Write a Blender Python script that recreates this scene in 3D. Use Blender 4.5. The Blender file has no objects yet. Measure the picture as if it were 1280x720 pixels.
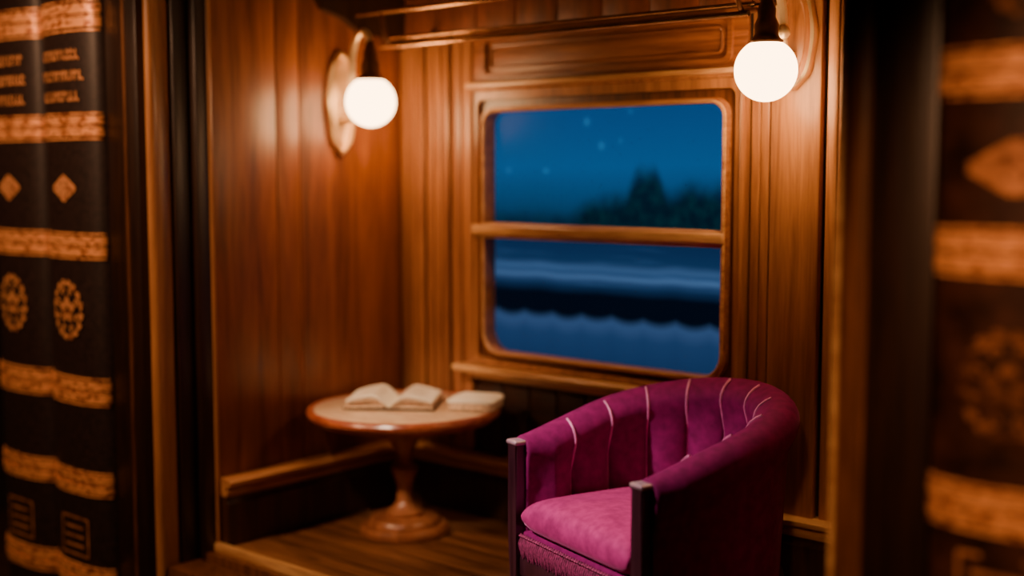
import bpy, bmesh, math, random
from mathutils import Vector, Matrix
random.seed(4)
C = bpy.context.scene.collection
PI = math.pi

# ------------------------------------------------------------------ materials
def newmat(name):
    m = bpy.data.materials.new(name); m.use_nodes = True
    nt = m.node_tree; b = nt.nodes['Principled BSDF']
    return m, nt, b

def wood(name, c1, c2, rough=0.4, stretch=(14, 14, 0.8), grain=1.0, bump=0.15, coat=0.25, lo=.48):
    m, nt, b = newmat(name)
    tc = nt.nodes.new('ShaderNodeTexCoord'); mp = nt.nodes.new('ShaderNodeMapping')
    mp.inputs['Scale'].default_value = stretch
    n1 = nt.nodes.new('ShaderNodeTexNoise'); n1.inputs['Scale'].default_value = 1.6 * grain
    n1.inputs['Detail'].default_value = 6; n1.inputs['Roughness'].default_value = 0.65; n1.inputs['Distortion'].default_value = 0.6
    n2 = nt.nodes.new('ShaderNodeTexNoise'); n2.inputs['Scale'].default_value = 9 * grain; n2.inputs['Detail'].default_value = 3
    mx = nt.nodes.new('ShaderNodeMath'); mx.operation = 'MULTIPLY_ADD'; mx.inputs[1].default_value = 0.35
    r = nt.nodes.new('ShaderNodeValToRGB')
    r.color_ramp.elements[0].position = lo; r.color_ramp.elements[0].color = (*c1, 1)
    r.color_ramp.elements[1].position = 0.82; r.color_ramp.elements[1].color = (*c2, 1)
    L = nt.links.new
    L(tc.outputs['Object'], mp.inputs[0]); L(mp.outputs[0], n1.inputs['Vector']); L(mp.outputs[0], n2.inputs['Vector'])
    L(n2.outputs[0], mx.inputs[0]); L(n1.outputs[0], mx.inputs[2]); L(mx.outputs[0], r.inputs[0]); L(r.outputs[0], b.inputs['Base Color'])
    bp = nt.nodes.new('ShaderNodeBump'); bp.inputs['Strength'].default_value = bump; bp.inputs['Distance'].default_value = 0.02
    L(mx.outputs[0], bp.inputs['Height']); L(bp.outputs[0], b.inputs['Normal'])
    b.inputs['Roughness'].default_value = rough; b.inputs['Coat Weight'].default_value = coat; b.inputs['Coat Roughness'].default_value = 0.3
    return m

def plain(name, c, rough=0.5, metal=0.0, noise=0.25, scale=20, bump=0.05):
    m, nt, b = newmat(name)
    tc = nt.nodes.new('ShaderNodeTexCoord'); n = nt.nodes.new('ShaderNodeTexNoise'); n.inputs['Scale'].default_value = scale; n.inputs['Detail'].default_value = 4
    r = nt.nodes.new('ShaderNodeValToRGB')
    r.color_ramp.elements[0].position = 0.3; r.color_ramp.elements[0].color = tuple(v * (1 - noise) for v in c) + (1,)
    r.color_ramp.elements[1].position = 0.7; r.color_ramp.elements[1].color = tuple(min(1, v * (1 + noise)) for v in c) + (1,)
    L = nt.links.new
    L(tc.outputs['Object'], n.inputs['Vector']); L(n.outputs[0], r.inputs[0]); L(r.outputs[0], b.inputs['Base Color'])
    bp = nt.nodes.new('ShaderNodeBump'); bp.inputs['Strength'].default_value = bump; L(n.outputs[0], bp.inputs['Height']); L(bp.outputs[0], b.inputs['Normal'])
    b.inputs['Roughness'].default_value = rough; b.inputs['Metallic'].default_value = metal
    return m

def velvet(name, c, tint, sh=.3):
    m = plain(name, c, 0.75, 0, 0.25, 22, 0.15)
    b = m.node_tree.nodes['Principled BSDF']
    b.inputs['Sheen Weight'].default_value = sh; b.inputs['Sheen Roughness'].default_value = 0.3
    b.inputs['Sheen Tint'].default_value = (*tint, 1)
    b.inputs['Specular IOR Level'].default_value = .2
    return m

def emit(name, c, s):
    m, nt, b = newmat(name)
    b.inputs['Base Color'].default_value = (1, .9, .75, 1)
    b.inputs['Emission Color'].default_value = (*c, 1); b.inputs['Emission Strength'].default_value = s
    return m

def gilt(name, gold, dark, scale=26, lo=.36, hi=.50):
    m, nt, b = newmat(name)
    tc = nt.nodes.new('ShaderNodeTexCoord'); mp = nt.nodes.new('ShaderNodeMapping'); mp.inputs['Scale'].default_value = (.7, .7, 1.5)
    n = nt.nodes.new('ShaderNodeTexNoise'); n.inputs['Scale'].default_value = scale; n.inputs['Detail'].default_value = 2
    r = nt.nodes.new('ShaderNodeValToRGB')
    r.color_ramp.elements[0].position = lo; r.color_ramp.elements[0].color = (*dark, 1)
    r.color_ramp.elements[1].position = hi; r.color_ramp.elements[1].color = (*gold, 1)
    L = nt.links.new
    L(tc.outputs['Object'], mp.inputs[0]); L(mp.outputs[0], n.inputs['Vector']); L(n.outputs[0], r.inputs[0]); L(r.outputs[0], b.inputs['Base Color'])
    b.inputs['Roughness'].default_value = 0.4; b.inputs['Metallic'].default_value = 0.3
    return m

M = dict(
    wall=wood('wall_wood', (.11, .027, .007), (.33, .10, .022), .42, (7, 7, .45), bump=.04),
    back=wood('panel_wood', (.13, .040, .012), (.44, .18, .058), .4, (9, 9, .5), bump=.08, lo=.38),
    gap=plain('groove_shadow', (.02, .007, .003), .7),
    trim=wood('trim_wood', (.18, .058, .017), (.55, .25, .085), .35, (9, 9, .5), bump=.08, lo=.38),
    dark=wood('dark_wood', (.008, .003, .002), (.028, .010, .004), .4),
    mid=wood('frame_wood', (.05, .016, .006), (.19, .068, .02), .35),
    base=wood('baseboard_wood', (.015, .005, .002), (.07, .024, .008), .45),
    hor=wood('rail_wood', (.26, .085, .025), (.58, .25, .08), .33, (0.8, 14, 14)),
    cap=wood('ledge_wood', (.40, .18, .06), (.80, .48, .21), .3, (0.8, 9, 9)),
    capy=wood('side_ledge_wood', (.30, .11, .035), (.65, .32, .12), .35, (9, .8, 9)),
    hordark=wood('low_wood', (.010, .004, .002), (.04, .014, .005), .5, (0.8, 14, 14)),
    header=wood('header_wood', (.07, .018, .006), (.20, .055, .018), .45, (9, 9, 2)),
    headpanel=wood('head_panel_wood', (.11, .03, .009), (.34, .12, .034), .4, (0.8, 14, 14)),
    floor=wood('floor_wood', (.07, .026, .009), (.36, .155, .055), .45, (0.7, 9, 9), bump=.1),
    table=wood('table_wood', (.72, .46, .27), (.97, .76, .52), .2, (3, 9, 3), coat=.8),
    rim=wood('rim_wood', (.30, .05, .02), (.55, .14, .05), .25, (3, 3, 3), coat=.6),
    ped=wood('pedestal_wood', (.20, .06, .025), (.5, .2, .08), .3, (8, 8, 2), coat=.5),
    chairwood=wood('chair_wood', (.018, .005, .009), (.05, .016, .024), .3, coat=.5),
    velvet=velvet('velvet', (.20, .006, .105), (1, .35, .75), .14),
    velvet2=velvet('seat_velvet_lit', (.42, .034, .19), (1, .45, .75), .5),  # same velvet in a lighter colour, painting the light on the seat
    pipe=plain('piping_satin', (.70, .24, .48), .5),
    fringe=plain('fringe_thread', (.24, .03, .10), .7, 0, .6, 60),
    grey=plain('cap_metal', (.50, .40, .42), .35, .4),
    brass=plain('aged_brass', (.95, .68, .38), .28, .5, .12, 9),
    plate=plain('plate_brass', (.66, .42, .21), .35, .45, .3, 9),
    platedark=wood('plate_wood', (.14, .042, .012), (.46, .19, .06), .35, lo=.40),
    rail=plain('rail_brass', (.55, .30, .14), .22, .8, .3, 9),
    bronze=plain('warm_bronze', (.16, .065, .025), .35, .6),
    globe=emit('lamp_glow', (1, .60, .29), 13),
    paper=plain('paper', (.98, .92, .78), .8, 0, .06, 12),
    leafedge=plain('page_edges', (.72, .52, .34), .9, 0, .4, 60),
    ink=plain('ink', (.38, .24, .15), .8),
    leather=plain('black_leather', (.018, .009, .008), .5, 0, .5, 40, .2),
    leather2=plain('brown_leather', (.035, .012, .008), .4, 0, .7, 9, .2),
    gold=gilt('gilt', (1.0, .44, .16), (.32, .09, .025), 34),
    goldsolid=gilt('gilt_mark', (.75, .34, .14), (.3, .10, .04), 30, .3, .5),
    goldworn=gilt('worn_gilt', (.38, .15, .06), (.06, .02, .009), 12, .4, .65),
    goldmid=gilt('dull_gilt', (.62, .26, .10), (.20, .07, .03), 12, .3, .6),
    pages=plain('book_pages', (.80, .68, .52), .9),
)

# ------------------------------------------------------------------ mesh helpers
def obj(name, bm, mat, parent=None, world=False, smooth=True, angle=35):
    if world and parent is not None:
        bmesh.ops.translate(bm, verts=bm.verts[:], vec=-Vector(parent.location))
    bmesh.ops.recalc_face_normals(bm, faces=bm.faces[:])
    me = bpy.data.meshes.new(name); bm.to_mesh(me); bm.free()
    me.materials.append(mat)
    if smooth:
        for p in me.polygons: p.use_smooth = True
        me.set_sharp_from_angle(angle=math.radians(angle))
    o = bpy.data.objects.new(name, me); C.objects.link(o)
    if parent is not None: o.parent = parent
    return o

def thing(name, loc, label=None, cat=None, rotz=0, group=None, kind=None):
    o = bpy.data.objects.new(name, None); C.objects.link(o)
    o.empty_display_size = .1
    o.location = loc; o.rotation_euler = (0, 0, rotz)
    if label: o['label'] = label
    if cat: o['category'] = cat
    if group: o['group'] = group
    if kind: o['kind'] = kind
    return o

def struct(name, bm, mat, label=None, cat=None, **k):
    o = obj(name, bm, mat, **k)
    o['kind'] = 'structure'
    if label: o['label'] = label
    if cat: o['category'] = cat
    return o

def box(bm, x0, x1, y0, y1, z0, z1, bev=0.0, seg=2):
    vs = [bm.verts.new((x, y, z)) for x in (x0, x1) for y in (y0, y1) for z in (z0, z1)]
    idx = [(0, 1, 3, 2), (4, 6, 7, 5), (0, 4, 5, 1), (2, 3, 7, 6), (0, 2, 6, 4), (1, 5, 7, 3)]
    fs = [bm.faces.new([vs[i] for i in f]) for f in idx]
    if bev > 0:
        es = list({e for f in fs for e in f.edges})
        bmesh.ops.bevel(bm, geom=es, offset=bev, segments=seg, affect='EDGES', profile=.5)
    return bm

def lathe(bm, prof, c=(0, 0, 0), seg=48, sx=1, sy=1, caps=True):
    rings = []
    for r, z in prof:
        rings.append([bm.verts.new((c[0] + sx * r * math.cos(2 * PI * i / seg), c[1] + sy * r * math.sin(2 * PI * i / seg), c[2] + z)) for i in range(seg)])
    for a, b in zip(rings, rings[1:]):
        for i in range(seg):
            j = (i + 1) % seg
            bm.faces.new((a[i], a[j], b[j], b[i]))
    if caps:
        bm.faces.new(rings[0][::-1]); bm.faces.new(rings[-1])
    return bm

def tube(bm, pts, r, seg=12, cap=True):
    pts = [Vector(p) for p in pts]; rings = []
    rr = r if isinstance(r, (list, tuple)) else [r] * len(pts)
    up = None
    for i, p in enumerate(pts):
        t = (pts[min(i + 1, len(pts) - 1)] - pts[max(i - 1, 0)]).normalized()
        if up is None:
            up = t.orthogonal().normalized()
        up = (up - t * up.dot(t)).normalized()
        sd = t.cross(up)
        rings.append([bm.verts.new(p + rr[i] * (math.cos(2 * PI * k / seg) * up + math.sin(2 * PI * k / seg) * sd)) for k in range(seg)])
    for a, b in zip(rings, rings[1:]):
        for i in range(seg):
            j = (i + 1) % seg
            bm.faces.new((a[i], a[j], b[j], b[i]))
    if cap:
        bm.faces.new(rings[0][::-1]); bm.faces.new(rings[-1])
    return bm

def spline(pts, n=6):
    P = [Vector(p) for p in pts]; out = []
    for i in range(len(P) - 1):
        p0 = P[max(i - 1, 0)]; p1 = P[i]; p2 = P[i + 1]; p3 = P[min(i + 2, len(P) - 1)]
        for k_ in range(n):
            t = k_ / n
            out.append(.5 * ((2 * p1) + (p2 - p0) * t + (2 * p0 - 5 * p1 + 4 * p2 - p3) * t * t + (3 * p1 - p0 - 3 * p2 + p3) * t ** 3))
    out.append(P[-1]); return out

def rrloop(x0, x1, z0, z1, rad, n=8):
    # radii: bottom-left, bottom-right, top-right, top-left
    if not isinstance(rad, (tuple, list)): rad = (rad,) * 4
    out = []
    cs = [(x0, z0, 1, 1, PI), (x1, z0, -1, 1, 1.5 * PI), (x1, z1, -1, -1, 0), (x0, z1, 1, -1, .5 * PI)]
    for (x, z, sx, sz, a0), r in zip(cs, rad):
        r = max(r, 1e-4)
        cx, cz = x + sx * r, z + sz * r
        for i in range(n + 1):
            a = a0 + .5 * PI * i / n
            out.append((cx + r * math.cos(a), cz + r * math.sin(a)))
    return out

def ring(bm, outer, inner, yf, yb, bev=0):
    n = len(outer)
    of = [bm.verts.new((x, yf, z)) for x, z in outer]; ob = [bm.verts.new((x, yb, z)) for x, z in outer]
    nf = [bm.verts.new((x, yf, z)) for x, z in inner]; nb = [bm.verts.new((x, yb, z)) for x, z in inner]
    for i in range(n):
        j = (i + 1) % n
        bm.faces.new((of[i], of[j], nf[j], nf[i])); bm.faces.new((ob[i], nb[i], nb[j], ob[j]))
        bm.faces.new((of[i], ob[i], ob[j], of[j])); bm.faces.new((nf[i], nf[j], nb[j], nb[i]))
    return bm

def beadring(bm, loop, y, r, seg=8):
    n = len(loop); P = [Vector((x, y, z)) for x, z in loop]; rings = []
    for i in range(n):
        t = (P[(i + 1) % n] - P[i - 1]).normalized(); up = Vector((0, 1, 0)); sd = t.cross(up)
        rings.append([bm.verts.new(P[i] + r * (math.cos(2 * PI * k / seg) * up + math.sin(2 * PI * k / seg) * sd)) for k in range(seg)])
    for i in range(n):
        a, b = rings[i], rings[(i + 1) % n]
        for k in range(seg):
            l = (k + 1) % seg
            bm.faces.new((a[k], a[l], b[l], b[k]))
    return bm

def NB(): return bmesh.new()

# ------------------------------------------------------------------ the setting
W, DEP, HT = 3.80, 1.40, 3.15
OX0, OX1, OZ0, OZ1 = .67, 2.335, .94, 2.39     # rough hole for the window
bm = NB()
for i in range(10):
    y1 = .0 - i * .14; box(bm, 0, W, y1 - .137, y1, -.05, 0, .004)
struct('floor', bm, M['floor'], 'warm brown wooden plank floor of the compartment', 'floor')
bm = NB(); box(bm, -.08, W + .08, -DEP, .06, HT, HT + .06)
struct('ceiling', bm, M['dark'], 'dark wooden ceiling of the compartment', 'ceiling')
bm = NB()
edges = [0, .81, .975, 1.40]
box(bm, -.08, -.015, -DEP, .06, 0, HT)
for a, b in zip(edges, edges[1:]):
    box(bm, -.03, 0, -b + .002, -a - .002, 0, HT, .004)
struct('wall_left', bm, M['wall'], 'left wall of upright brown wooden boards', 'wall')
bm = NB()
box(bm, 0, OX0, 0, .06, 0, HT); box(bm, OX1, W, 0, .06, 0, HT)
box(bm, OX0, OX1, 0, .06, 0, OZ0); box(bm, OX0, OX1, 0, .06, OZ1, HT)
struct('wall_back', bm, M['gap'], 'back wall of brown wood around the window', 'wall')
bm = NB(); box(bm, W, W + .08, -DEP, .06, 0, HT)
struct('wall_right', bm, M['wall'], 'right wooden wall hidden behind the frame post', 'wall')

def flutes(x0, x1, z0, z1, d=.035):
    # a board cut by narrow vertical grooves
    bm = NB(); n = max(2, int((x1 - x0) / .06)); w_ = (x1 - x0) / n
    for i in range(n):
        a = x0 + i * w_; box(bm, a + .003, a + w_ - .003, -d, 0, z0, z1, .008)
    return bm
k = 1
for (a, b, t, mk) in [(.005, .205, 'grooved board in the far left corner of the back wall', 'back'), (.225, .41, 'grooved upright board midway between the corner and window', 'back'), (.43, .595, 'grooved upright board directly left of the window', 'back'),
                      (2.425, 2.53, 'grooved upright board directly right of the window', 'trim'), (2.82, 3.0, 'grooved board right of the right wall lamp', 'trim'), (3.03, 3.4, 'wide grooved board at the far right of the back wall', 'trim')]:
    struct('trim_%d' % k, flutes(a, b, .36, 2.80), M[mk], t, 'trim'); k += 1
bm = NB(); box(bm, 2.54, 2.80, -.05, 0, .36, 2.95, .012)
struct('trim_%d' % k, bm, M['trim'], 'broad smooth upright board carrying the right wall lamp', 'trim'); k += 1
bm = NB(); box(bm, .60, 2.40, -.03, 0, 2.515, 2.80, .008)
ring(bm, rrloop(.68, 2.32, 2.535, 2.77, .05), rrloop(.705, 2.295, 2.56, 2.745, .035), -.05, -.02)
beadring(bm, rrloop(.74, 2.26, 2.59, 2.715, .03), -.032, .009)
struct('trim_%d' % k, bm, M['headpanel'], 'oblong panel with rounded corners above the window', 'trim'); k += 1
bm = NB()
for i in range(12):
    x = .02 + i * .3; box(bm, x, x + .294, -.025, 0, 2.81, 3.14, .006)
struct('trim_%d' % k, bm, M['header'], 'plain reddish boarding at the top of the back wall', 'trim'); k += 1
bm = NB()
for a in range(9):
    box(bm, .62 + a * .2, .81 + a * .2, -.02, 0, .37, .82, .006)
struct('trim_%d' % k, bm, M['hordark'], 'boarding below the window sill with shade put into its colour', 'trim'); k += 1  # dark wood colour paints the shade low on the wall

def skirting(bm, along, L, prof):
    A, B = [], []
    for d, z in prof:
        if along == 'x':
            A.append(bm.verts.new((0, -d, z))); B.append(bm.verts.new((L, -d, z)))
        else:
            A.append(bm.verts.new((d, -.0, z))); B.append(bm.verts.new((d, -L, z)))
    n = len(prof)
    for i in range(n):
        j = (i + 1) % n; bm.faces.new((A[i], A[j], B[j], B[i]))
    bm.faces.new(A); bm.faces.new(B[::-1])
    return bm
P1 = [(0, 0), (.07, 0), (.07, .23), (.055, .25), (.055, .27), (.0, .27)]
P2 = [(0, .271), (.062, .271), (.068, .285), (.068, .298), (.055, .303), (.055, .318), (.088, .328), (.095, .338), (.095, .352), (.085, .36), (.04, .368), (0, .37)]
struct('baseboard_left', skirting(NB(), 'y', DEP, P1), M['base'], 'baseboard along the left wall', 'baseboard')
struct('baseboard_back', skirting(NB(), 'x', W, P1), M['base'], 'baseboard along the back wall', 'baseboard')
struct('trim_%d' % k, skirting(NB(), 'y', DEP, P2), M['capy'], 'moulded ledge on top of the left baseboard, coloured paler as if lit', 'trim'); k += 1  # paler wood paints the lit top edge of the baseboard
struct('trim_%d' % k, skirting(NB(), 'x', W, P2), M['cap'], 'moulded ledge on top of the back baseboard, coloured paler as if lit', 'trim'); k += 1  # lit top edge painted by paler wood here too

# ------------------------------------------------------------------ window
win = thing('window_1', (1.50, 0, .88), 'two-pane train window with rounded corners and wooden frame', 'window', kind='structure')
RR = (.12, .12, .075, .075)
def rs(d): return tuple(r + d for r in RR)
bm = NB()
ring(bm, rrloop(.60, 2.405, .90, 2.49, .02), rrloop(.655, 2.350, .935, 2.415, .04), -.055, .0)
beadring(bm, rrloop(.615, 2.39, .915, 2.475, .02), -.055, .014)
obj('window_frame', bm, M['trim'], win, True)
bm = NB()
ring(bm, rrloop(.650, 2.355, .93, 2.42, .04), rrloop(.695, 2.308, .965, 2.365, rs(.01)), -.025, .05)
obj('recessed_frame', bm, M['mid'], win, True)
bm = NB(); box(bm, .585, 2.415, -.09, 0, 2.482, 2.512, .01)
obj('head_moulding', bm, M['cap'], win, True)
bm = NB()
ring(bm, rrloop(.688, 2.315, .958, 2.372, rs(.012)), rrloop(.716, 2.286, .985, 2.345, RR), -.060, .03)
obj('sash', bm, M['hor'], win, True)
bm = NB(); beadring(bm, rrloop(.708, 2.295, .978, 2.352, rs(.004)), -.062, .011)
obj('window_bead', bm, M['cap'], win, True)
bm = NB(); box(bm, .63, 2.305, -.085, .03, 1.650, 1.708, .012, 3); box(bm, .70, 2.303, -.06, .02, 1.632, 1.72, .008)
obj('meeting_rail', bm, M['cap'], win, True)
bm = NB(); box(bm, .54, 2.45, -.16, .0, .864, .90, .012, 3); box(bm, .60, 2.40, -.09, 0, .82, .864, .012)
obj('window_sill', bm, M['cap'], win, True)
def glassmat():
    m = bpy.data.materials.new('window_glass'); m.use_nodes = True; nt = m.node_tree; nt.nodes.clear()
    o = nt.nodes.new('ShaderNodeOutputMaterial'); t = nt.nodes.new('ShaderNodeBsdfTransparent'); g = nt.nodes.new('ShaderNodeBsdfGlossy')
    t.inputs[0].default_value = (.9, .95, 1, 1)
    g.inputs['Roughness'].default_value = .3; mx = nt.nodes.new('ShaderNodeMixShader'); mx.inputs[0].default_value = .002
    nt.links.new(t.outputs[0], mx.inputs[1]); nt.links.new(g.outputs[0], mx.inputs[2]); nt.links.new(mx.outputs[0], o.inputs[0]); return m
GM = glassmat()
for z0, z1 in ((1.70, 2.36), (.97, 1.66)):
    bm = NB(); box(bm, .70, 2.30, .0, .006, z0, z1); obj('pane', bm, GM, win, True)

def nightmat():
    m = bpy.data.materials.new('backlit_night_print'); m.use_nodes = True; nt = m.node_tree; nt.nodes.clear(); N = nt.nodes.new; L = nt.links.new
    out = N('ShaderNodeOutputMaterial'); em = N('ShaderNodeEmission'); tc = N('ShaderNodeTexCoord'); sp = N('ShaderNodeSeparateXYZ')
    L(tc.outputs['Object'], sp.inputs[0])
    def math_(op, a, b=None, c=None):
        n = N('ShaderNodeMath'); n.operation = op
        for i, v in enumerate((a, b, c)):
            if v is None: continue
            if isinstance(v, (int, float)): n.inputs[i].default_value = v
            else: L(v, n.inputs[i])
        return n.outputs[0]
    def noise(scale, sc, detail=3):
        mp = N('ShaderNodeMapping'); mp.inputs['Scale'].default_value = sc; L(tc.outputs['Object'], mp.inputs[0])
        n = N('ShaderNodeTexNoise'); n.inputs['Scale'].default_value = scale; n.inputs['Detail'].default_value = detail; L(mp.outputs[0], n.inputs['Vector']); return n.outputs[0]
    def sstep(v, a, b):
        t = N('ShaderNodeMapRange'); t.interpolation_type = 'SMOOTHSTEP'; L(v, t.inputs[0]); t.inputs[1].default_value = a; t.inputs[2].default_value = b; return t.outputs[0]
    X, Z = sp.outputs[0], sp.outputs[2]
    wob = math_('MULTIPLY', math_('SUBTRACT', noise(3, (1, 1, .2), 1), .5), .03)
    sc = math_('MULTIPLY', math_('ABSOLUTE', math_('SINE', math_('MULTIPLY', X, 15))), .022)
    zz = math_('ADD', math_('ADD', Z, wob), math_('MULTIPLY', sc, math_('LESS_THAN', Z, 1.28)))
    p = math_('DIVIDE', math_('SUBTRACT', zz, .9), 1.5)
    cr = N('ShaderNodeValToRGB'); L(p, cr.inputs[0]); e = cr.color_ramp.elements
    st = [(0, (.008, .026, .075)), (.14, (.014, .040, .105)), (.19, (.030, .066, .15)), (.222, (.001, .003, .008)), (.285, (.001, .003, .008)), (.315, (.006, .02, .055)), (.335, (.016, .045, .11)), (.352, (.052, .11, .22)), (.368, (.022, .06, .14)), (.385, (.036, .085, .18)), (.41, (.008, .03, .08)), (.47, (.006, .022, .065)), (.53, (.004, .03, .075)), (.60, (.002, .045, .11)), (.76, (.003, .080, .215)), (1, (.002, .055, .17))]
    e[0].position = st[0][0]; e[0].color = (*st[0][1], 1); e[1].position = 1; e[1].color = (*st[-1][1], 1)
    for q, c in st[1:-1]:
        x = e.new(q); x.color = (*c, 1)
    stn = math_('MULTIPLY', sstep(noise(4, (.5, 1, 9), 3), .5, .75), math_('LESS_THAN', Z, 1.6))
    ms = N('ShaderNodeMixRGB'); ms.blend_type = 'ADD'; L(math_('MULTIPLY', stn, math_('GREATER_THAN', Z, 1.37)), ms.inputs[0]); L(cr.outputs[0], ms.inputs[1]); ms.inputs[2].default_value = (.008, .018, .035, 1)
    # tree line : soft uneven foliage, one taller round tree
    left = math_('MULTIPLY', sstep(X, 1.10, 1.40), .11)
    right = math_('MULTIPLY', sstep(X, 1.78, 1.98), .07)
    dx = math_('SUBTRACT', X, 1.69); g = math_('POWER', 2.718, math_('MULTIPLY', math_('POWER', math_('ABSOLUTE', dx), 4.0), -7000))
    tall = math_('MULTIPLY', g, .16)
    nz = math_('MULTIPLY', math_('SUBTRACT', noise(7, (1, 1, .6), 5), .5), .11)
    h = math_('ADD', math_('ADD', math_('ADD', 1.75, left), math_('ADD', right, tall)), nz)
    t = sstep(math_('SUBTRACT', h, Z), -.07, .08)
    up = math_('GREATER_THAN', Z, 1.66); tm = math_('MULTIPLY', math_('MULTIPLY', t, up), .92)
    mx = N('ShaderNodeMixRGB'); L(tm, mx.inputs[0]); L(ms.outputs[0], mx.inputs[1])
    fol = N('ShaderNodeValToRGB'); L(noise(14, (1, 1, 1), 3), fol.inputs[0]); fol.color_ramp.elements[0].position = .4; fol.color_ramp.elements[0].color = (.001, .006, .010, 1); fol.color_ramp.elements[1].position = .7; fol.color_ramp.elements[1].color = (.003, .020, .022, 1)
    L(fol.outputs[0], mx.inputs[2])
    vo = N('ShaderNodeTexVoronoi'); vo.inputs['Scale'].default_value = 6.5; L(tc.outputs['Object'], vo.inputs['Vector'])
    s = N('ShaderNodeMapRange'); L(vo.outputs['Distance'], s.inputs[0]); s.inputs[1].default_value = .22; s.inputs[2].default_value = 0.0
    sky = math_('MULTIPLY', math_('GREATER_THAN', Z, 2.0), math_('LESS_THAN', X, 1.75))
    mx2 = N('ShaderNodeMixRGB'); mx2.blend_type = 'ADD'; L(math_('MULTIPLY', math_('MULTIPLY', s.outputs[0], sky), .4), mx2.inputs[0]); L(mx.outputs[0], mx2.inputs[1]); mx2.inputs[2].default_value = (.05, .18, .30, 1)
    L(mx2.outputs[0], em.inputs[0]); em.inputs[1].default_value = 1.2; L(em.outputs[0], out.inputs[0]); return m
bm = NB(); box(bm, .1, 3.2, .15, .165, -.449, 2.9)
o = obj('landscape_panel', bm, nightmat(), smooth=False)
o['label'] = 'backlit blue night landscape picture with dark trees seen through the window'; o['category'] = 'picture'

# ------------------------------------------------------------------ luggage rack
rk = thing('luggage_rack', (1.6, -.06, 2.80), 'luggage rack of slim metal rails fixed above the window', 'rack')
RY = -.40
bm = NB(); tube(bm, [(.24, RY, 2.715), (2.62, RY, 2.715)], .013); obj('front_rail', bm, M['rail'], rk, True)
bm = NB(); tube(bm, [(.24, RY + .05, 2.765), (2.62, RY + .05, 2.765)], .009); obj('inner_rail', bm, M['rail'], rk, True)
bm = NB(); tube(bm, [(.10, RY - .06, 2.90), (2.62, RY - .06, 2.90)], .013); obj('upper_rail', bm, M['rail'], rk, True)
for x in (.30, 2.58):
    bm = NB()
    tube(bm, spline([(x, -.03, 2.84), (x, -.1, 2.79), (x, -.2, 2.755), (x, -.34, 2.735), (x, RY, 2.735), (x, RY - .04, 2.80), (x, RY - .06, 2.90)]), .013, 10)
    obj('bracket', bm, M['bronze'], rk, True)
bm = NB()
vs = [(-.0, 3.10), (-.72, 3.10), (-.72, 3.0), (-.66, 2.92), (-.5, 2.88), (-.36, 2.80), (-.2, 2.80), (-.06, 2.74), (0, 2.74)]
A = [bm.verts.new((.0, y, z)) for y, z in vs]; B = [bm.verts.new((.05, y, z)) for y, z in vs]
bm.faces.new(A); bm.faces.new(B[::-1])
for i in range(len(vs)):
    j = (i + 1) % len(vs); bm.faces.new((A[i], B[i], B[j], A[j]))
o = obj('shelf_bracket', bm, M['dark']); o['label'] = 'dark scrolled wooden bracket high on left wall in the corner'; o['category'] = 'bracket'

# ------------------------------------------------------------------ wall lamps
def sconce(loc, rotz, label, pc=0.0, pa=.12, pb=.29, pm='plate'):
    # local: +x points out of the wall
    t = thing('wall_lamp', loc, label, 'lamp', rotz, 'glowing globe wall lamps')
    bm = NB()
    def ov(a, b, x, wav=0):
        return [bm.verts.new((x, a * (1 + wav * math.cos(8 * 2 * PI * i / 64)) * math.cos(2 * PI * i / 64), pc + b * (1 + wav * math.cos(8 * 2 * PI * i / 64)) * math.sin(2 * PI * i / 64))) for i in range(64)]
    def shell(L_):
        for a, b in zip(L_, L_[1:]):
            for i in range(64):
                j = (i + 1) % 64; bm.faces.new((a[i], a[j], b[j], b[i]))
    L_ = [ov(pa, pb, 0, .03), ov(pa, pb, .02, .03), ov(pa - .006, pb - .006, .035, .02), ov(pa - .018, pb - .018, .042), ov(pa - .026, pb - .026, .03), ov(pa - .03, pb - .03, .012)]
    shell(L_); bm.faces.new(L_[0][::-1])
    obj('backplate_rim', bm, M['brass'], t)
    bm = NB(); L_ = [ov(pa - .03, pb - .03, .002), ov(pa - .03, pb - .03, .015), ov(pa - .05, pb - .06, .026), ov(pa - .06, pb - .08, .020), ov(.012, .03, .036)]
    shell(L_); bm.faces.new(L_[-1]); bm.faces.new(L_[0][::-1])
    obj('backplate', bm, M[pm], t)
    bm = NB()
    tube(bm, spline([(.03, 0, pc - .10), (.10, 0, pc - .09), (.125, 0, pc), (.115, 0, pc * .5 + .12), (.12, 0, .24), (.15, 0, .34), (.20, 0, .39), (.25, 0, .37), (.27, 0, .30)]), .021, 10)
    lathe(bm, [(.02, -.03), (.034, -.01), (.034, .01), (.02, .03)], (.122, 0, pc), 20)
    obj('arm', bm, M['brass'], t)
    bm = NB()
    lathe(bm, [(.062, .108), (.074, .112), (.076, .13), (.060, .145), (.052, .16), (.056, .20), (.040, .235), (.042, .27), (.028, .31), (.018, .34)], (.27, 0, 0), 28)
    obj('socket', bm, M['bronze'], t)
    bm = NB(); bmesh.ops.create_uvsphere(bm, u_segments=40, v_segments=24, radius=.142)
    bmesh.ops.translate(bm, verts=bm.verts[:], vec=(.27, 0, 0))
    obj('globe', bm, M['globe'], t, angle=180)
    l = bpy.data.lights.new('bulb_light', 'POINT'); l.energy = 108; l.color = (1, .50, .21); l.shadow_soft_size = .165
    lo = bpy.data.objects.new('bulb_light', l); C.objects.link(lo)
    lo.location = (loc[0] + .27 * math.cos(rotz), loc[1] + .27 * math.sin(rotz), loc[2])
    return t
sconce((0.0, -.52, 2.40), 0, 'globe lamp with oval backplate on the left wooden wall', 0.0, .112, .29)
sconce((2.665, -.05, 2.465), -PI / 2, 'globe lamp mounted right of the window', .18, .115, .25, 'platedark')

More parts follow.
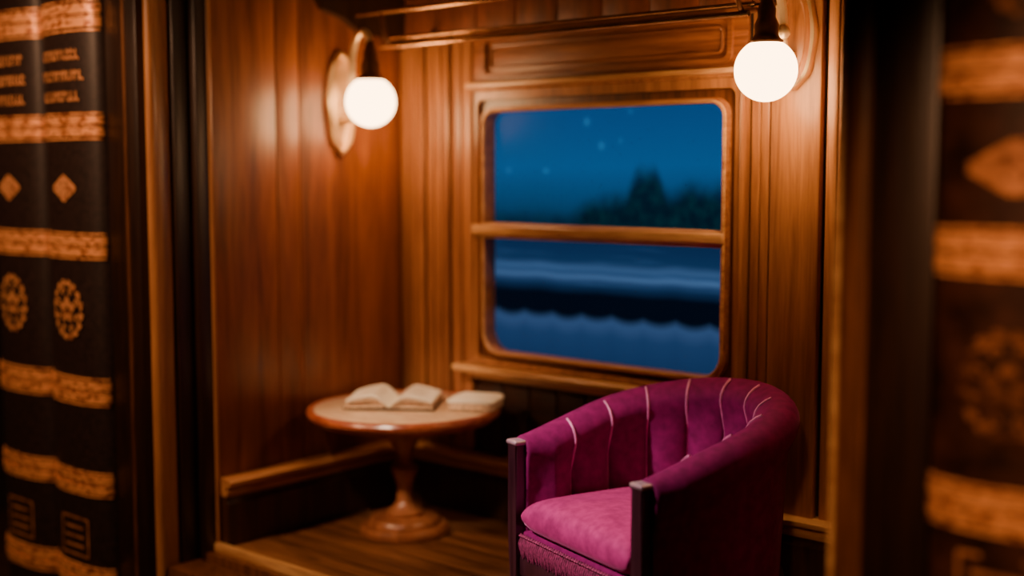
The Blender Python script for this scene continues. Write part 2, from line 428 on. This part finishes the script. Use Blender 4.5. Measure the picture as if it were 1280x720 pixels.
# ------------------------------------------------------------------ table
TX, TY = .565, -.565
tb = thing('round_table', (TX, TY, 0), 'small round wooden pedestal table with reddish rim in the corner', 'table')
bm = NB(); lathe(bm, [(.0005, .66), (.50, .66), (.50, .705), (.495, .708), (.0005, .708)], seg=72)
obj('tabletop', bm, M['table'], tb)
bm = NB(); lathe(bm, [(.495, .64), (.505, .655), (.518, .66), (.533, .672), (.538, .69), (.530, .706), (.512, .712), (.501, .708), (.5005, .665), (.30, .655), (.30, .64)], seg=72, caps=False)
obj('table_rim', bm, M['rim'], tb)
bm = NB(); lathe(bm, [(.0005, .615), (.2, .615), (.22, .627), (.22, .659), (.0005, .659)], seg=48)
obj('apron', bm, M['ped'], tb)
bm = NB(); lathe(bm, [(.06, .09), (.10, .10), (.105, .12), (.07, .14), (.045, .18), (.04, .24), (.055, .30), (.075, .34), (.075, .37), (.045, .40), (.04, .43), (.05, .46), (.085, .52), (.11, .56), (.115, .615)], seg=36)
obj('pedestal', bm, M['ped'], tb)
bm = NB(); lathe(bm, [(.24, 0), (.25, .01), (.25, .035), (.235, .05), (.20, .055), (.195, .075), (.18, .09), (.10, .10), (.0005, .10)], seg=56)
obj('base', bm, M['ped'], tb)

TH, PW = .080, .245
def zt(x, w=PW):
    u = abs(x) / w; return .0115 + TH * math.sin(min(1, u * 2.2) * PI / 2) * (1 - .55 * u * u)
def page_block(bm, sx, w, d, t0, t1, sk=0.0):
    # a layer of the page stack between heights t0..t1 (fractions)
    nx = 16; rows = []
    for i in range(nx + 1):
        u = i / nx; x = sx * u * (w - .012 * (t0 * 3 % 1)); zz = zt(x) - .0115
        a, b = .0105 + zz * t0, .0105 + zz * t1
        rows.append([bm.verts.new((x, -d / 2 + sk * u, b)), bm.verts.new((x, d / 2 + sk * u, b)), bm.verts.new((x, d / 2 + sk * u, a)), bm.verts.new((x, -d / 2 + sk * u, a))])
    for a, b in zip(rows, rows[1:]):
        for q in range(4):
            r = (q + 1) % 4; bm.faces.new((a[q], b[q], b[r], a[r]))
    bm.faces.new(rows[0][::-1]); bm.faces.new(rows[-1])
ZT = .713
ob = thing('open_book', (TX - .075, TY + .0, ZT), 'thick open book with cream pages lying on the round table', 'book', math.radians(36))
bm = NB(); box(bm, -.255, .255, -.185, .185, 0, .01, .003); obj('cover', bm, M['leather2'], ob)
for s in (-1, 1):
    bm = NB()
    for (t0, t1, d, sk) in ((0, .20, .345, -.020), (.27, .46, .335, .024), (.53, .66, .348, -.014), (.70, .78, .325, .02)): page_block(bm, s, PW, d, t0, t1, sk)
    page_block(bm, s, PW - .012, .31, 0, .8)
    obj('page_edges', bm, M['leafedge'], ob)
    bm = NB(); page_block(bm, s, PW, .35, .8, 1); pg = obj('pages', bm, M['paper'], ob)
    bm = NB()
    for r in range(8):
        y = -.125 + r * .032; x0 = s * .05; x1 = s * (.20 - .03 * random.random())
        a, b = min(x0, x1), max(x0, x1)
        P = [(a + (b - a) * q / 8) for q in range(9)]
        for p, q in zip(P, P[1:]):
            v = [bm.verts.new((p, y, zt(p) + .001)), bm.verts.new((q, y, zt(q) + .001)), bm.verts.new((q, y + .005, zt(q) + .001)), bm.verts.new((p, y + .005, zt(p) + .001))]
            bm.faces.new(v)
    obj('text_lines', bm, M['ink'], pg, smooth=False)
# soft booklet with rounded corners
bk = thing('booklet', (TX + .335, TY + .225, ZT), 'small soft cream booklet at right edge of table', 'book', math.radians(26))
def soft(bm, hx, hy, z0, z1, rad, arch):
    lp = [(x, y) for x, y in rrloop(-hx, hx, -hy, hy, rad, 6)]
    def zz(x): return arch * math.cos(x / hx * PI / 2)
    prev = None; first = None
    for (sc_, z, f) in ((.6, z0, 0), (1, z0 + .002, 0), (1.0, z1 - .006, 1), (.97, z1, 1), (.6, z1 + .002, 1), (.2, z1 + .003, 1)):
        cur = [bm.verts.new((x * sc_, y * sc_, z + f * zz(x * sc_))) for x, y in lp]
        if prev:
            for i in range(len(lp)):
                j = (i + 1) % len(lp); bm.faces.new((prev[i], prev[j], cur[j], cur[i]))
        else: first = cur
        prev = cur
    bm.faces.new(first[::-1]); bm.faces.new(prev)
bm = NB(); soft(bm, .13, .125, 0, .038, .035, .016); obj('pages', bm, M['leafedge'], bk)
bm = NB(); soft(bm, .138, .132, .042, .052, .04, .022); obj('cover', bm, M['paper'], bk)

# ------------------------------------------------------------------ armchair
ang = math.atan2(.949, .314) - PI / 2      # local +y -> back direction
ch = thing('armchair', (2.27, -1.137, 0), 'purple velvet barrel armchair with pleated back and dark wooden posts', 'chair', ang)
HWc, LS, BB = .488, .40, .525
def ustat(s):
    L1 = LS; LA = PI * math.sqrt((HWc ** 2 + BB ** 2) / 2); T = 2 * L1 + LA; d = s * T
    if d <= L1: return Vector((-HWc, d, 0)), Vector((-1, 0, 0))
    if d >= L1 + LA: return Vector((HWc, T - d, 0)), Vector((1, 0, 0))
    th = PI - (d - L1) / LA * PI
    p = Vector((HWc * math.cos(th), L1 + BB * math.sin(th), 0)); nn = Vector((math.cos(th) / HWc, math.sin(th) / BB, 0)).normalized()
    return p, nn
def topz(s):
    q = math.sin(PI * s); return .785 + .245 * (q ** 1.1)
NCH = 11
def lean(s, z): return .05 * max(0, (z - .45)) * (.2 + math.sin(PI * s))
def prof(s):
    T = topz(s); sc = math.sqrt(abs(math.sin(PI * NCH * s))); full = min(1, s * 22, (1 - s) * 22)
    r = .074 + .020 * full; inn = -.055 - .048 * sc * full
    outs = [(o + lean(s, z), z) for o, z in [(.044, .20), (.048, .35), (.052, .5), (.052, T - .22)]]
    cz = T - r
    for i in range(13):
        a = -.35 + (PI + .7) * i / 12
        off = r * math.cos(a)
        # the top roll is smooth; channels only start on its inner side
        k2 = max(0.0, min(1.0, (a - 2.2) / .9))
        if off < 0: off = off - (.016 * sc - .012 * (1 - sc) * -1) * full * k2 * 1.0 if k2 > 0 else off
        outs.append((off + lean(s, cz), cz + r * math.sin(a)))
    for z in (T - .25, T - .31, .56, .46, .30):
        outs.append((inn + lean(s, z), z))
    outs.append((-.03, .20))
    return outs
NS = 264
bm = NB(); loops = []
for i in range(NS + 1):
    s = i / NS; p, nn = ustat(s)
    loops.append([bm.verts.new((p.x + nn.x * o, p.y + nn.y * o, z)) for o, z in prof(s)])
def endcap(loop, sign):
    pts = [v.co.copy() for v in loop]; c = sum(pts, Vector()) / len(pts); prev = loop
    for q, (sc_, dy) in enumerate(((.97, -.012), (.88, -.022))):
        new = [bm.verts.new((c.x + (p.x - c.x) * sc_, p.y + dy, c.z + (p.z - c.z) * (1 - (1 - sc_) * .25))) for p in pts]
        for i in range(len(pts)):
            j = (i + 1) % len(pts); bm.faces.new((prev[i], prev[j], new[j], new[i]))
        prev = new
    bm.faces.new(prev)
for a, b in zip(loops, loops[1:]):
    m_ = len(a)
    for i in range(m_):
        j = (i + 1) % m_; bm.faces.new((a[i], a[j], b[j], b[i]))
endcap(loops[0], 1); endcap(loops[-1], -1)
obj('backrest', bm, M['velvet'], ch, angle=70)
for kx in range(1, NCH):
    s = kx / NCH; p, nn = ustat(s); pr = prof(s)[11:-2]
    bm = NB(); tube(bm, [(p.x + nn.x * (o - .002 * (o < 0)), p.y + nn.y * (o - .002 * (o < 0)), z + .002) for o, z in pr], .0065, 6)
    obj('piping', bm, M['pipe'], ch)
def cushion(w0, y0, y1, z0, z1, mat, name):
    bm = NB(); nx, ny = 30, 30; grid = {}
    def half(y):
        if y <= LS: return w0
        u = (y - LS) / (BB - .05); return w0 * math.sqrt(max(0.02, 1 - u * u))
    for side in (0, 1):
        for i in range(nx + 1):
            for j in range(ny + 1):
                u = -1 + 2 * i / nx; v = .5 - .5 * math.cos(PI * j / ny); y = y0 + (y1 - y0) * v
                uu = math.sin(u * PI / 2)
                x = uu * half(y)
                ex = (1 - abs(uu) ** 10); ey = 1 - abs(2 * v - 1) ** 12
                e = max(0, min(1, (ex * ey))) ** .4
                zm = (z0 + z1) / 2; hh = (z1 - z0) / 2
                z = zm + (1 if side else -1) * hh * e + (.02 * (1 - uu * uu) * (1 - (2 * v - 1) ** 4) if side else 0)
                grid[side, i, j] = bm.verts.new((x, y, z))
    for side in (0, 1):
        for i in range(nx):
            for j in range(ny):
                f = (grid[side, i, j], grid[side, i + 1, j], grid[side, i + 1, j + 1], grid[side, i, j + 1]); bm.faces.new(f if side else f[::-1])
    bmesh.ops.remove_doubles(bm, verts=bm.verts[:], dist=.0008)
    return obj(name, bm, mat, ch, angle=180)
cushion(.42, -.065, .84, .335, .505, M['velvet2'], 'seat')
bm = NB(); box(bm, -.44, .44, -.045, .55, .20, .345, .015); obj('seat_base', bm, M['velvet'], ch)
bm = NB(); box(bm, -.45, .45, -.055, -.01, .13, .225, .01); obj('front_rail', bm, M['chairwood'], ch)
bm = NB()
for i in range(56):
    x = -.43 + i * .86 / 55
    tube(bm, [(x, -.052, .322), (x, -.062, .29), (x + random.uniform(-.006, .006), -.057, .225 + random.uniform(-.01, .01))], [.005, .0095, .003], 6)
for i in range(44):
    x = -.43 + i * .86 / 43
    lathe(bm, [(.001, -.012), (.012, 0), (.001, .012)], (x, -.056, .325), 6)
obj('fringe', bm, M['fringe'], ch)
for s in (-1, 1):
    bm = NB()
    prf = [(.026, 0), (.032, .2), (.037, .35), (.039, .735), (.039, .748)]
    L_ = []
    for h, z in prf:
        L_.append([bm.verts.new((s * HWc + h * sx, -.046 + (h * .7) * sy, z)) for sx, sy in ((-1, -1), (1, -1), (1, 1), (-1, 1))])
    for a, b in zip(L_, L_[1:]):
        for i in range(4):
            j = (i + 1) % 4; bm.faces.new((a[i], a[j], b[j], b[i]))
    bm.faces.new(L_[0][::-1]); bm.faces.new(L_[-1])
    bmesh.ops.bevel(bm, geom=[e for e in bm.edges if abs(e.verts[0].co.z - e.verts[1].co.z) > .05], offset=.008, segments=2, affect='EDGES')
    post = obj('post', bm, M['chairwood'], ch)
    bm = NB(); box(bm, s * HWc - .044, s * HWc + .044, -.080, -.012, .744, .768, .011, 3)
    cp = obj('cap', bm, M['grey'], post); cp['label'] = 'pale grey cap on top of the post'
    bm = NB(); box(bm, s * HWc - .05, s * HWc + .05, -.024, .03, .205, .66, .01); obj('arm_panel', bm, M['velvet'], ch)
for s in (-1, 1):
    bm = NB(); tube(bm, [(s * .3, .72, .22), (s * .32, .75, .1), (s * .34, .79, 0)], [.035, .03, .022], 12); obj('leg', bm, M['chairwood'], ch)
bm = NB(); loops = []
for i in range(90):
    s = i / 89; p, nn = ustat(s)
    loops.append([bm.verts.new((p.x + nn.x * o, p.y + nn.y * o, z)) for o, z in ((.03, .17), (.06, .17), (.064, .19), (.06, .215), (.03, .215))])
for a, b in zip(loops, loops[1:]):
    for i in range(5):
        j = (i + 1) % 5; bm.faces.new((a[i], a[j], b[j], b[i]))
bm.faces.new(loops[0]); bm.faces.new(loops[-1][::-1])
obj('lower_rail', bm, M['chairwood'], ch)

# ------------------------------------------------------------------ front frame (posts, header, sill)
ZB, ZTOP = -.45, 3.45
def uprights(specs, bead=None):
    bm = NB()
    for (x0, x1, n0, n1, bv) in specs: box(bm, x0, x1, -n1, -n0, ZB + .001, ZTOP, bv)
    return bm
def st(bm, mat, lab):
    global k
    struct('trim_%d' % k, bm, mat, lab, 'trim'); k += 1
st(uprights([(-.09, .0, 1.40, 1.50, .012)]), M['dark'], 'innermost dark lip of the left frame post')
bm = NB(); tube(bm, [(.002, -1.415, .014), (.002, -1.415, ZTOP)], .012, 12); st(bm, M['trim'], 'thin pale bead put in as a lit edge where the left wall meets the frame post')  # pale bead added to draw the lit edge of the post
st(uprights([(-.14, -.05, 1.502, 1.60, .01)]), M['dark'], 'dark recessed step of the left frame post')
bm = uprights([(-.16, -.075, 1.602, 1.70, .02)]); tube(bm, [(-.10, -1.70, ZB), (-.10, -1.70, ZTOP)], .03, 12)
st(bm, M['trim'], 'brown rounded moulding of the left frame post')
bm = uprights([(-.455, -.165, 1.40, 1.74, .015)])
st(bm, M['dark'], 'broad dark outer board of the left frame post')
bm = NB(); tube(bm, [(-.27, -1.74, ZB), (-.27, -1.74, ZTOP)], .013, 10); st(bm, M['mid'], 'thin brown bead down the outer board of the left post')
st(uprights([(3.78, 3.90, 1.40, 1.64, .01)]), M['dark'], 'inner lip of the right frame post')
bm = uprights([(3.745, 3.85, 1.642, 1.74, .02)])
st(bm, M['mid'], 'narrow rounded moulding of the right frame post')
bm = NB(); tube(bm, [(3.752, -1.742, ZB), (3.752, -1.742, ZTOP)], .011, 12); st(bm, M['cap'], 'thin pale bead added as a lit line on the edge of the right frame post')  # pale wood bead stands in for a narrow lit line
st(uprights([(3.856, 4.070, 1.40, 1.75, .012)]), M['dark'], 'broad dark outer board of the right frame post')
bm = NB(); tube(bm, [(3.853, -1.752, ZB), (3.853, -1.752, ZTOP)], .009, 12); st(bm, M['mid'], 'thin brown bead added as a lit line beside the broad board of the right post')  # second bead added to draw a lit line on the post
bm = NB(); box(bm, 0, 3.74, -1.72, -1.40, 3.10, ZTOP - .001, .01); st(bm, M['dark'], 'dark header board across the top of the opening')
bm = NB(); box(bm, 0, 3.74, -1.445, -1.402, ZB + .002, .020, .008); st(bm, M['cap'], 'bright threshold strip along the front edge of floor')
bm = NB(); box(bm, 0, 3.74, -1.50, -1.447, ZB + .002, -.02, .008); st(bm, M['mid'], 'brown step just below the threshold strip')
bm = NB(); box(bm, -.05, 3.74, -1.70, -1.502, ZB + .002, -.06, .01); st(bm, M['mid'], 'lower front board below the threshold')

bm = NB(); box(bm, -3.2, 6.0, -1.95, .3, -.52, ZB, .01)
o = obj('shelf', bm, M['hordark']); o['label'] = 'dark wooden bookcase shelf under the books and the compartment box'; o['category'] = 'shelf'

# ------------------------------------------------------------------ leather books
def make_book(loc, w, h, depth, label, items, leather, bulge=.10, group='old gilt-banded leather books', worn='goldsolid', ox=0.0):
    t = thing('leather_book', loc, label, 'book', 0, group)
    def sy(x):
        u = 2 * x / w; return -bulge * math.sqrt(max(0, 1 - abs(u) ** 2.4))
    N_ = 24; xs = [-w / 2 + w * i / N_ for i in range(N_ + 1)]
    bm = NB()
    P = [(x, sy(x)) for x in xs] + [(w / 2, depth), (w / 2 - .03, depth), (w / 2 - .03, .06), (-w / 2 + .03, .06), (-w / 2 + .03, depth), (-w / 2, depth)]
    A = [bm.verts.new((x, y, 0)) for x, y in P]; B = [bm.verts.new((x, y, h)) for x, y in P]
    for i in range(len(P)):
        j = (i + 1) % len(P); bm.faces.new((A[i], A[j], B[j], B[i]))
    bm.faces.new(A[::-1]); bm.faces.new(B)
    obj('cover', bm, leather, t, angle=40)
    bm = NB(); box(bm, -w / 2 + .031, w / 2 - .031, .062, depth - .03, .03, h - .03); obj('pages', bm, M['pages'], t)
    def patch(bm, x0, x1, z0, z1, off, nseg=10):
        q = [x0 + (x1 - x0) * i / nseg for i in range(nseg + 1)]
        F = [(bm.verts.new((x, sy(x) - off, z0)), bm.verts.new((x, sy(x) - off, z1)), bm.verts.new((x, sy(x) + .005, z1)), bm.verts.new((x, sy(x) + .005, z0))) for x in q]
        for a, b in zip(F, F[1:]):
            for i in range(4):
                j = (i + 1) % 4; bm.faces.new((a[i], b[i], b[j], a[j]))
        bm.faces.new(F[0][::-1]); bm.faces.new(F[-1])
    hw = w / 2
    def ribbon(bm, pts, wd=.012):
        for (xa, za), (xb, zb) in zip(pts, pts[1:]):
            d = Vector((xb - xa, zb - za))
            if d.length < 1e-5: continue
            nn = Vector((-d.y, d.x)).normalized() * wd / 2
            c = [(xa + nn.x, za + nn.y), (xb + nn.x, zb + nn.y), (xb - nn.x, zb - nn.y), (xa - nn.x, za - nn.y)]
            f = [bm.verts.new((x + ox, sy(x + ox) - .008, z)) for x, z in c]; bm.faces.new(f)
    def leaf(bm, cx, cz, a, L_, wd):
        ca, sa = math.cos(a), math.sin(a); n = 6
        for i in range(n):
            u0, u1 = i / n, (i + 1) / n; w0, w1 = wd * math.sin(PI * u0), wd * math.sin(PI * u1)
            c = [(u0 * L_, w0), (u1 * L_, w1), (u1 * L_, -w1), (u0 * L_, -w0)]
            q = [(cx + ca * x - sa * y, cz + sa * x + ca * y) for x, y in c]
            if w0 < 1e-6: q = [q[0], q[1], q[2]]
            elif w1 < 1e-6: q = [q[0], q[1], q[3]]
            bm.faces.new([bm.verts.new((x + ox, sy(x + ox) - .009, z)) for x, z in q])
    for it in items:
        kind, z = it[0], it[1] - loc[2]
        if kind == 'band':
            bm = NB(); bh = it[2]
            for q in (-1, 1):
                patch(bm, -hw * .97, hw * .97, z + q * bh * .24 - bh * .17, z + q * bh * .24 + bh * .17, .014, 24)
            for q in (-.52, 0, .52):
                patch(bm, -hw * .96, hw * .96, z + q * bh - .0045, z + q * bh + .0045, .008, 24)
            obj('raised_band', bm, M['gold'], t, angle=60)
        elif kind == 'title':
            rows = it[2]; hh = it[3]
            for r in range(rows):
                bm = NB()
                zc = z - r * hh; W_ = hw * random.choice((.9, 1.1, .8)); x = -W_ * .75
                while x < W_ * .6:
                    ww = random.uniform(.026, .042); st_ = hh * .24
                    q = random.random()
                    ribbon(bm, [(x, zc - st_), (x + .004, zc + st_)], .012)
                    if q > .3: ribbon(bm, [(x, zc + st_), (x + ww * .7, zc + st_ * .4)], .011)
                    if q < .6: ribbon(bm, [(x, zc - st_ * .2), (x + ww * .7, zc - st_)], .011)
                    x += ww
                obj('gilt_line', bm, M['goldsolid'], t, smooth=False)
        elif kind == 'diamond':
            bm = NB(); s_ = it[2]
            for q in range(4):
                leaf(bm, 0, z, q * PI / 2, s_ * (1 if q % 2 == 0 else .6), s_ * .26)
            ribbon(bm, [(-s_, z), (0, z + s_ * .6), (s_, z), (0, z - s_ * .6), (-s_, z)], .022)
            obj('diamond_ornament', bm, M[worn], t, smooth=False)
        elif kind == 'oval':
            bm = NB(); s_ = it[2]
            for q in (0, PI): leaf(bm, 0, z, q, s_ * 1.3, s_ * .35)
            pts = [(-s_ * 1.35, z), (-s_ * .55, z + s_ * .42), (0, z + s_ * .68), (s_ * .55, z + s_ * .42), (s_ * 1.35, z), (s_ * .55, z - s_ * .42), (0, z - s_ * .68), (-s_ * .55, z - s_ * .42), (-s_ * 1.35, z)]
            ribbon(bm, pts, .030)
            leaf(bm, 0, z - s_ * .6, PI / 2, s_ * 1.2, s_ * .3)
            obj('oval_ornament', bm, M['goldmid'], t, smooth=False)
        elif kind == 'crest':
            bm = NB(); s_ = it[2]
            for q in range(5):
                a = q * 2 * PI / 5 + PI / 2
                leaf(bm, s_ * .06 * math.cos(a), z + s_ * .06 * math.sin(a), a, s_ * .44, s_ * .17)
            for q in range(16):
                a = q * PI / 8; rx, rz = s_ * .82, s_ * .95
                c0 = (rx * math.cos(a), z + rz * math.sin(a))
                leaf(bm, c0[0], c0[1], a + PI / 2 + .35, s_ * .38, s_ * .08); leaf(bm, c0[0], c0[1], a + PI / 2 - .1, s_ * .34, s_ * .06)
            for q in range(8):
                a = q * PI / 4 + .4; c0 = (s_ * .60 * math.cos(a), z + s_ * .68 * math.sin(a))
                ribbon(bm, [(c0[0] + s_ * .10 * math.cos(i), c0[1] + s_ * .10 * math.sin(i)) for i in range(6)], .014)
            obj('floral_medallion', bm, M[worn], t, smooth=False)
        elif kind == 'box':
            bm = NB(); s_ = it[2]
            ribbon(bm, [(-s_, z - s_ * .8), (s_, z - s_ * .8)], .014); ribbon(bm, [(-s_, z + s_ * .8), (s_, z + s_ * .8)], .014)
            ribbon(bm, [(-s_, z - s_ * .8), (-s_, z + s_ * .8)], .014); ribbon(bm, [(s_, z - s_ * .8), (s_, z + s_ * .8)], .014)
            for q in (-.4, 0, .4): ribbon(bm, [(-s_ * .7, z + q * s_), (s_ * .7, z + q * s_)], .018)
            obj('gilt_box', bm, M['goldmid'], t, smooth=False)
    return t
LI = [('band', 3.30, .13), ('band', 2.83, .15), ('title', 2.63, 3, .11), ('band', 2.25, .13), ('diamond', 1.92, .11), ('band', 1.61, .13), ('crest', 1.26, .16), ('band', .82, .14), ('band', .31, .125), ('box', .0, .13), ('band', -.22, .125)]
make_book((-.755, -1.72, ZB), .585, 4.0, 1.55, 'black leather book with gilt bands directly left of the compartment frame', LI, M['leather'])
make_book((-1.35, -1.72, ZB), .585, 3.95, 1.55, 'black leather book with gilt bands cut by the left picture edge', LI, M['leather'])
RI = [('band', 3.2, .12), ('crest', 2.56, .12), ('band', 2.29, .13), ('oval', 2.02, .10), ('band', 1.78, .13), ('crest', 1.40, .16), ('band', 1.04, .13), ('box', .80, .13), ('band', .4, .12), ('band', -.2, .12)]
make_book((4.355, -1.75, ZB), .55, 4.0, 1.55, 'brown leather book with gilt bands right of the compartment frame', RI, M['leather2'], .11, worn='goldworn', ox=-.01)

# ------------------------------------------------------------------ lights
def spot(loc, target, e, col, deg, blend=.6, size=.15):
    l = bpy.data.lights.new('fill_spot', 'SPOT'); l.energy = e; l.color = col; l.spot_size = math.radians(deg); l.spot_blend = blend; l.shadow_soft_size = size
    o = bpy.data.objects.new('fill_spot', l); C.objects.link(o); o.location = loc
    o.rotation_euler = (Vector(target) - Vector(loc)).to_track_quat('-Z', 'Y').to_euler(); return o
spot((-.2, -4.3, 3.6), (-1.0, -1.75, 1.3), 440, (1, .52, .27), 70)             # added fill aimed at the left books
spot((4.7, -4.6, 3.2), (4.7, -1.85, 1.4), 430, (1, .48, .22), 48, .8)          # unseen fill added for the right book
spot((.2, -3.9, 4.1), (2.2, -1.05, .55), 1600, (1, .60, .64), 21, .8, .1)      # added spot that brightens the armchair
spot((2.0, -4.8, 4.2), (1.1, -1.25, .0), 170, (1, .62, .36), 20, .9)           # extra fill added on the floor near the threshold
spot((2.2, -4.4, 3.9), (TX, TY, .7), 620, (1, .70, .48), 12, .5)               # narrow fill added to brighten the tabletop
w = bpy.data.worlds.new('World'); bpy.context.scene.world = w; w.use_nodes = True
w.node_tree.nodes['Background'].inputs[0].default_value = (.02, .008, .004, 1); w.node_tree.nodes['Background'].inputs[1].default_value = .2

# ------------------------------------------------------------------ camera
cam = bpy.data.cameras.new('camera'); co = bpy.data.objects.new('camera', cam); C.objects.link(co)
co.location = (5.63, -5.475, 2.01); co.rotation_euler = (math.radians(90 - 5.2), 0, math.radians(41))
cam.lens = 45; cam.sensor_width = 36; cam.clip_start = .05
cam.dof.use_dof = True; cam.dof.focus_distance = 5.7; cam.dof.aperture_fstop = .36
bpy.context.scene.camera = co
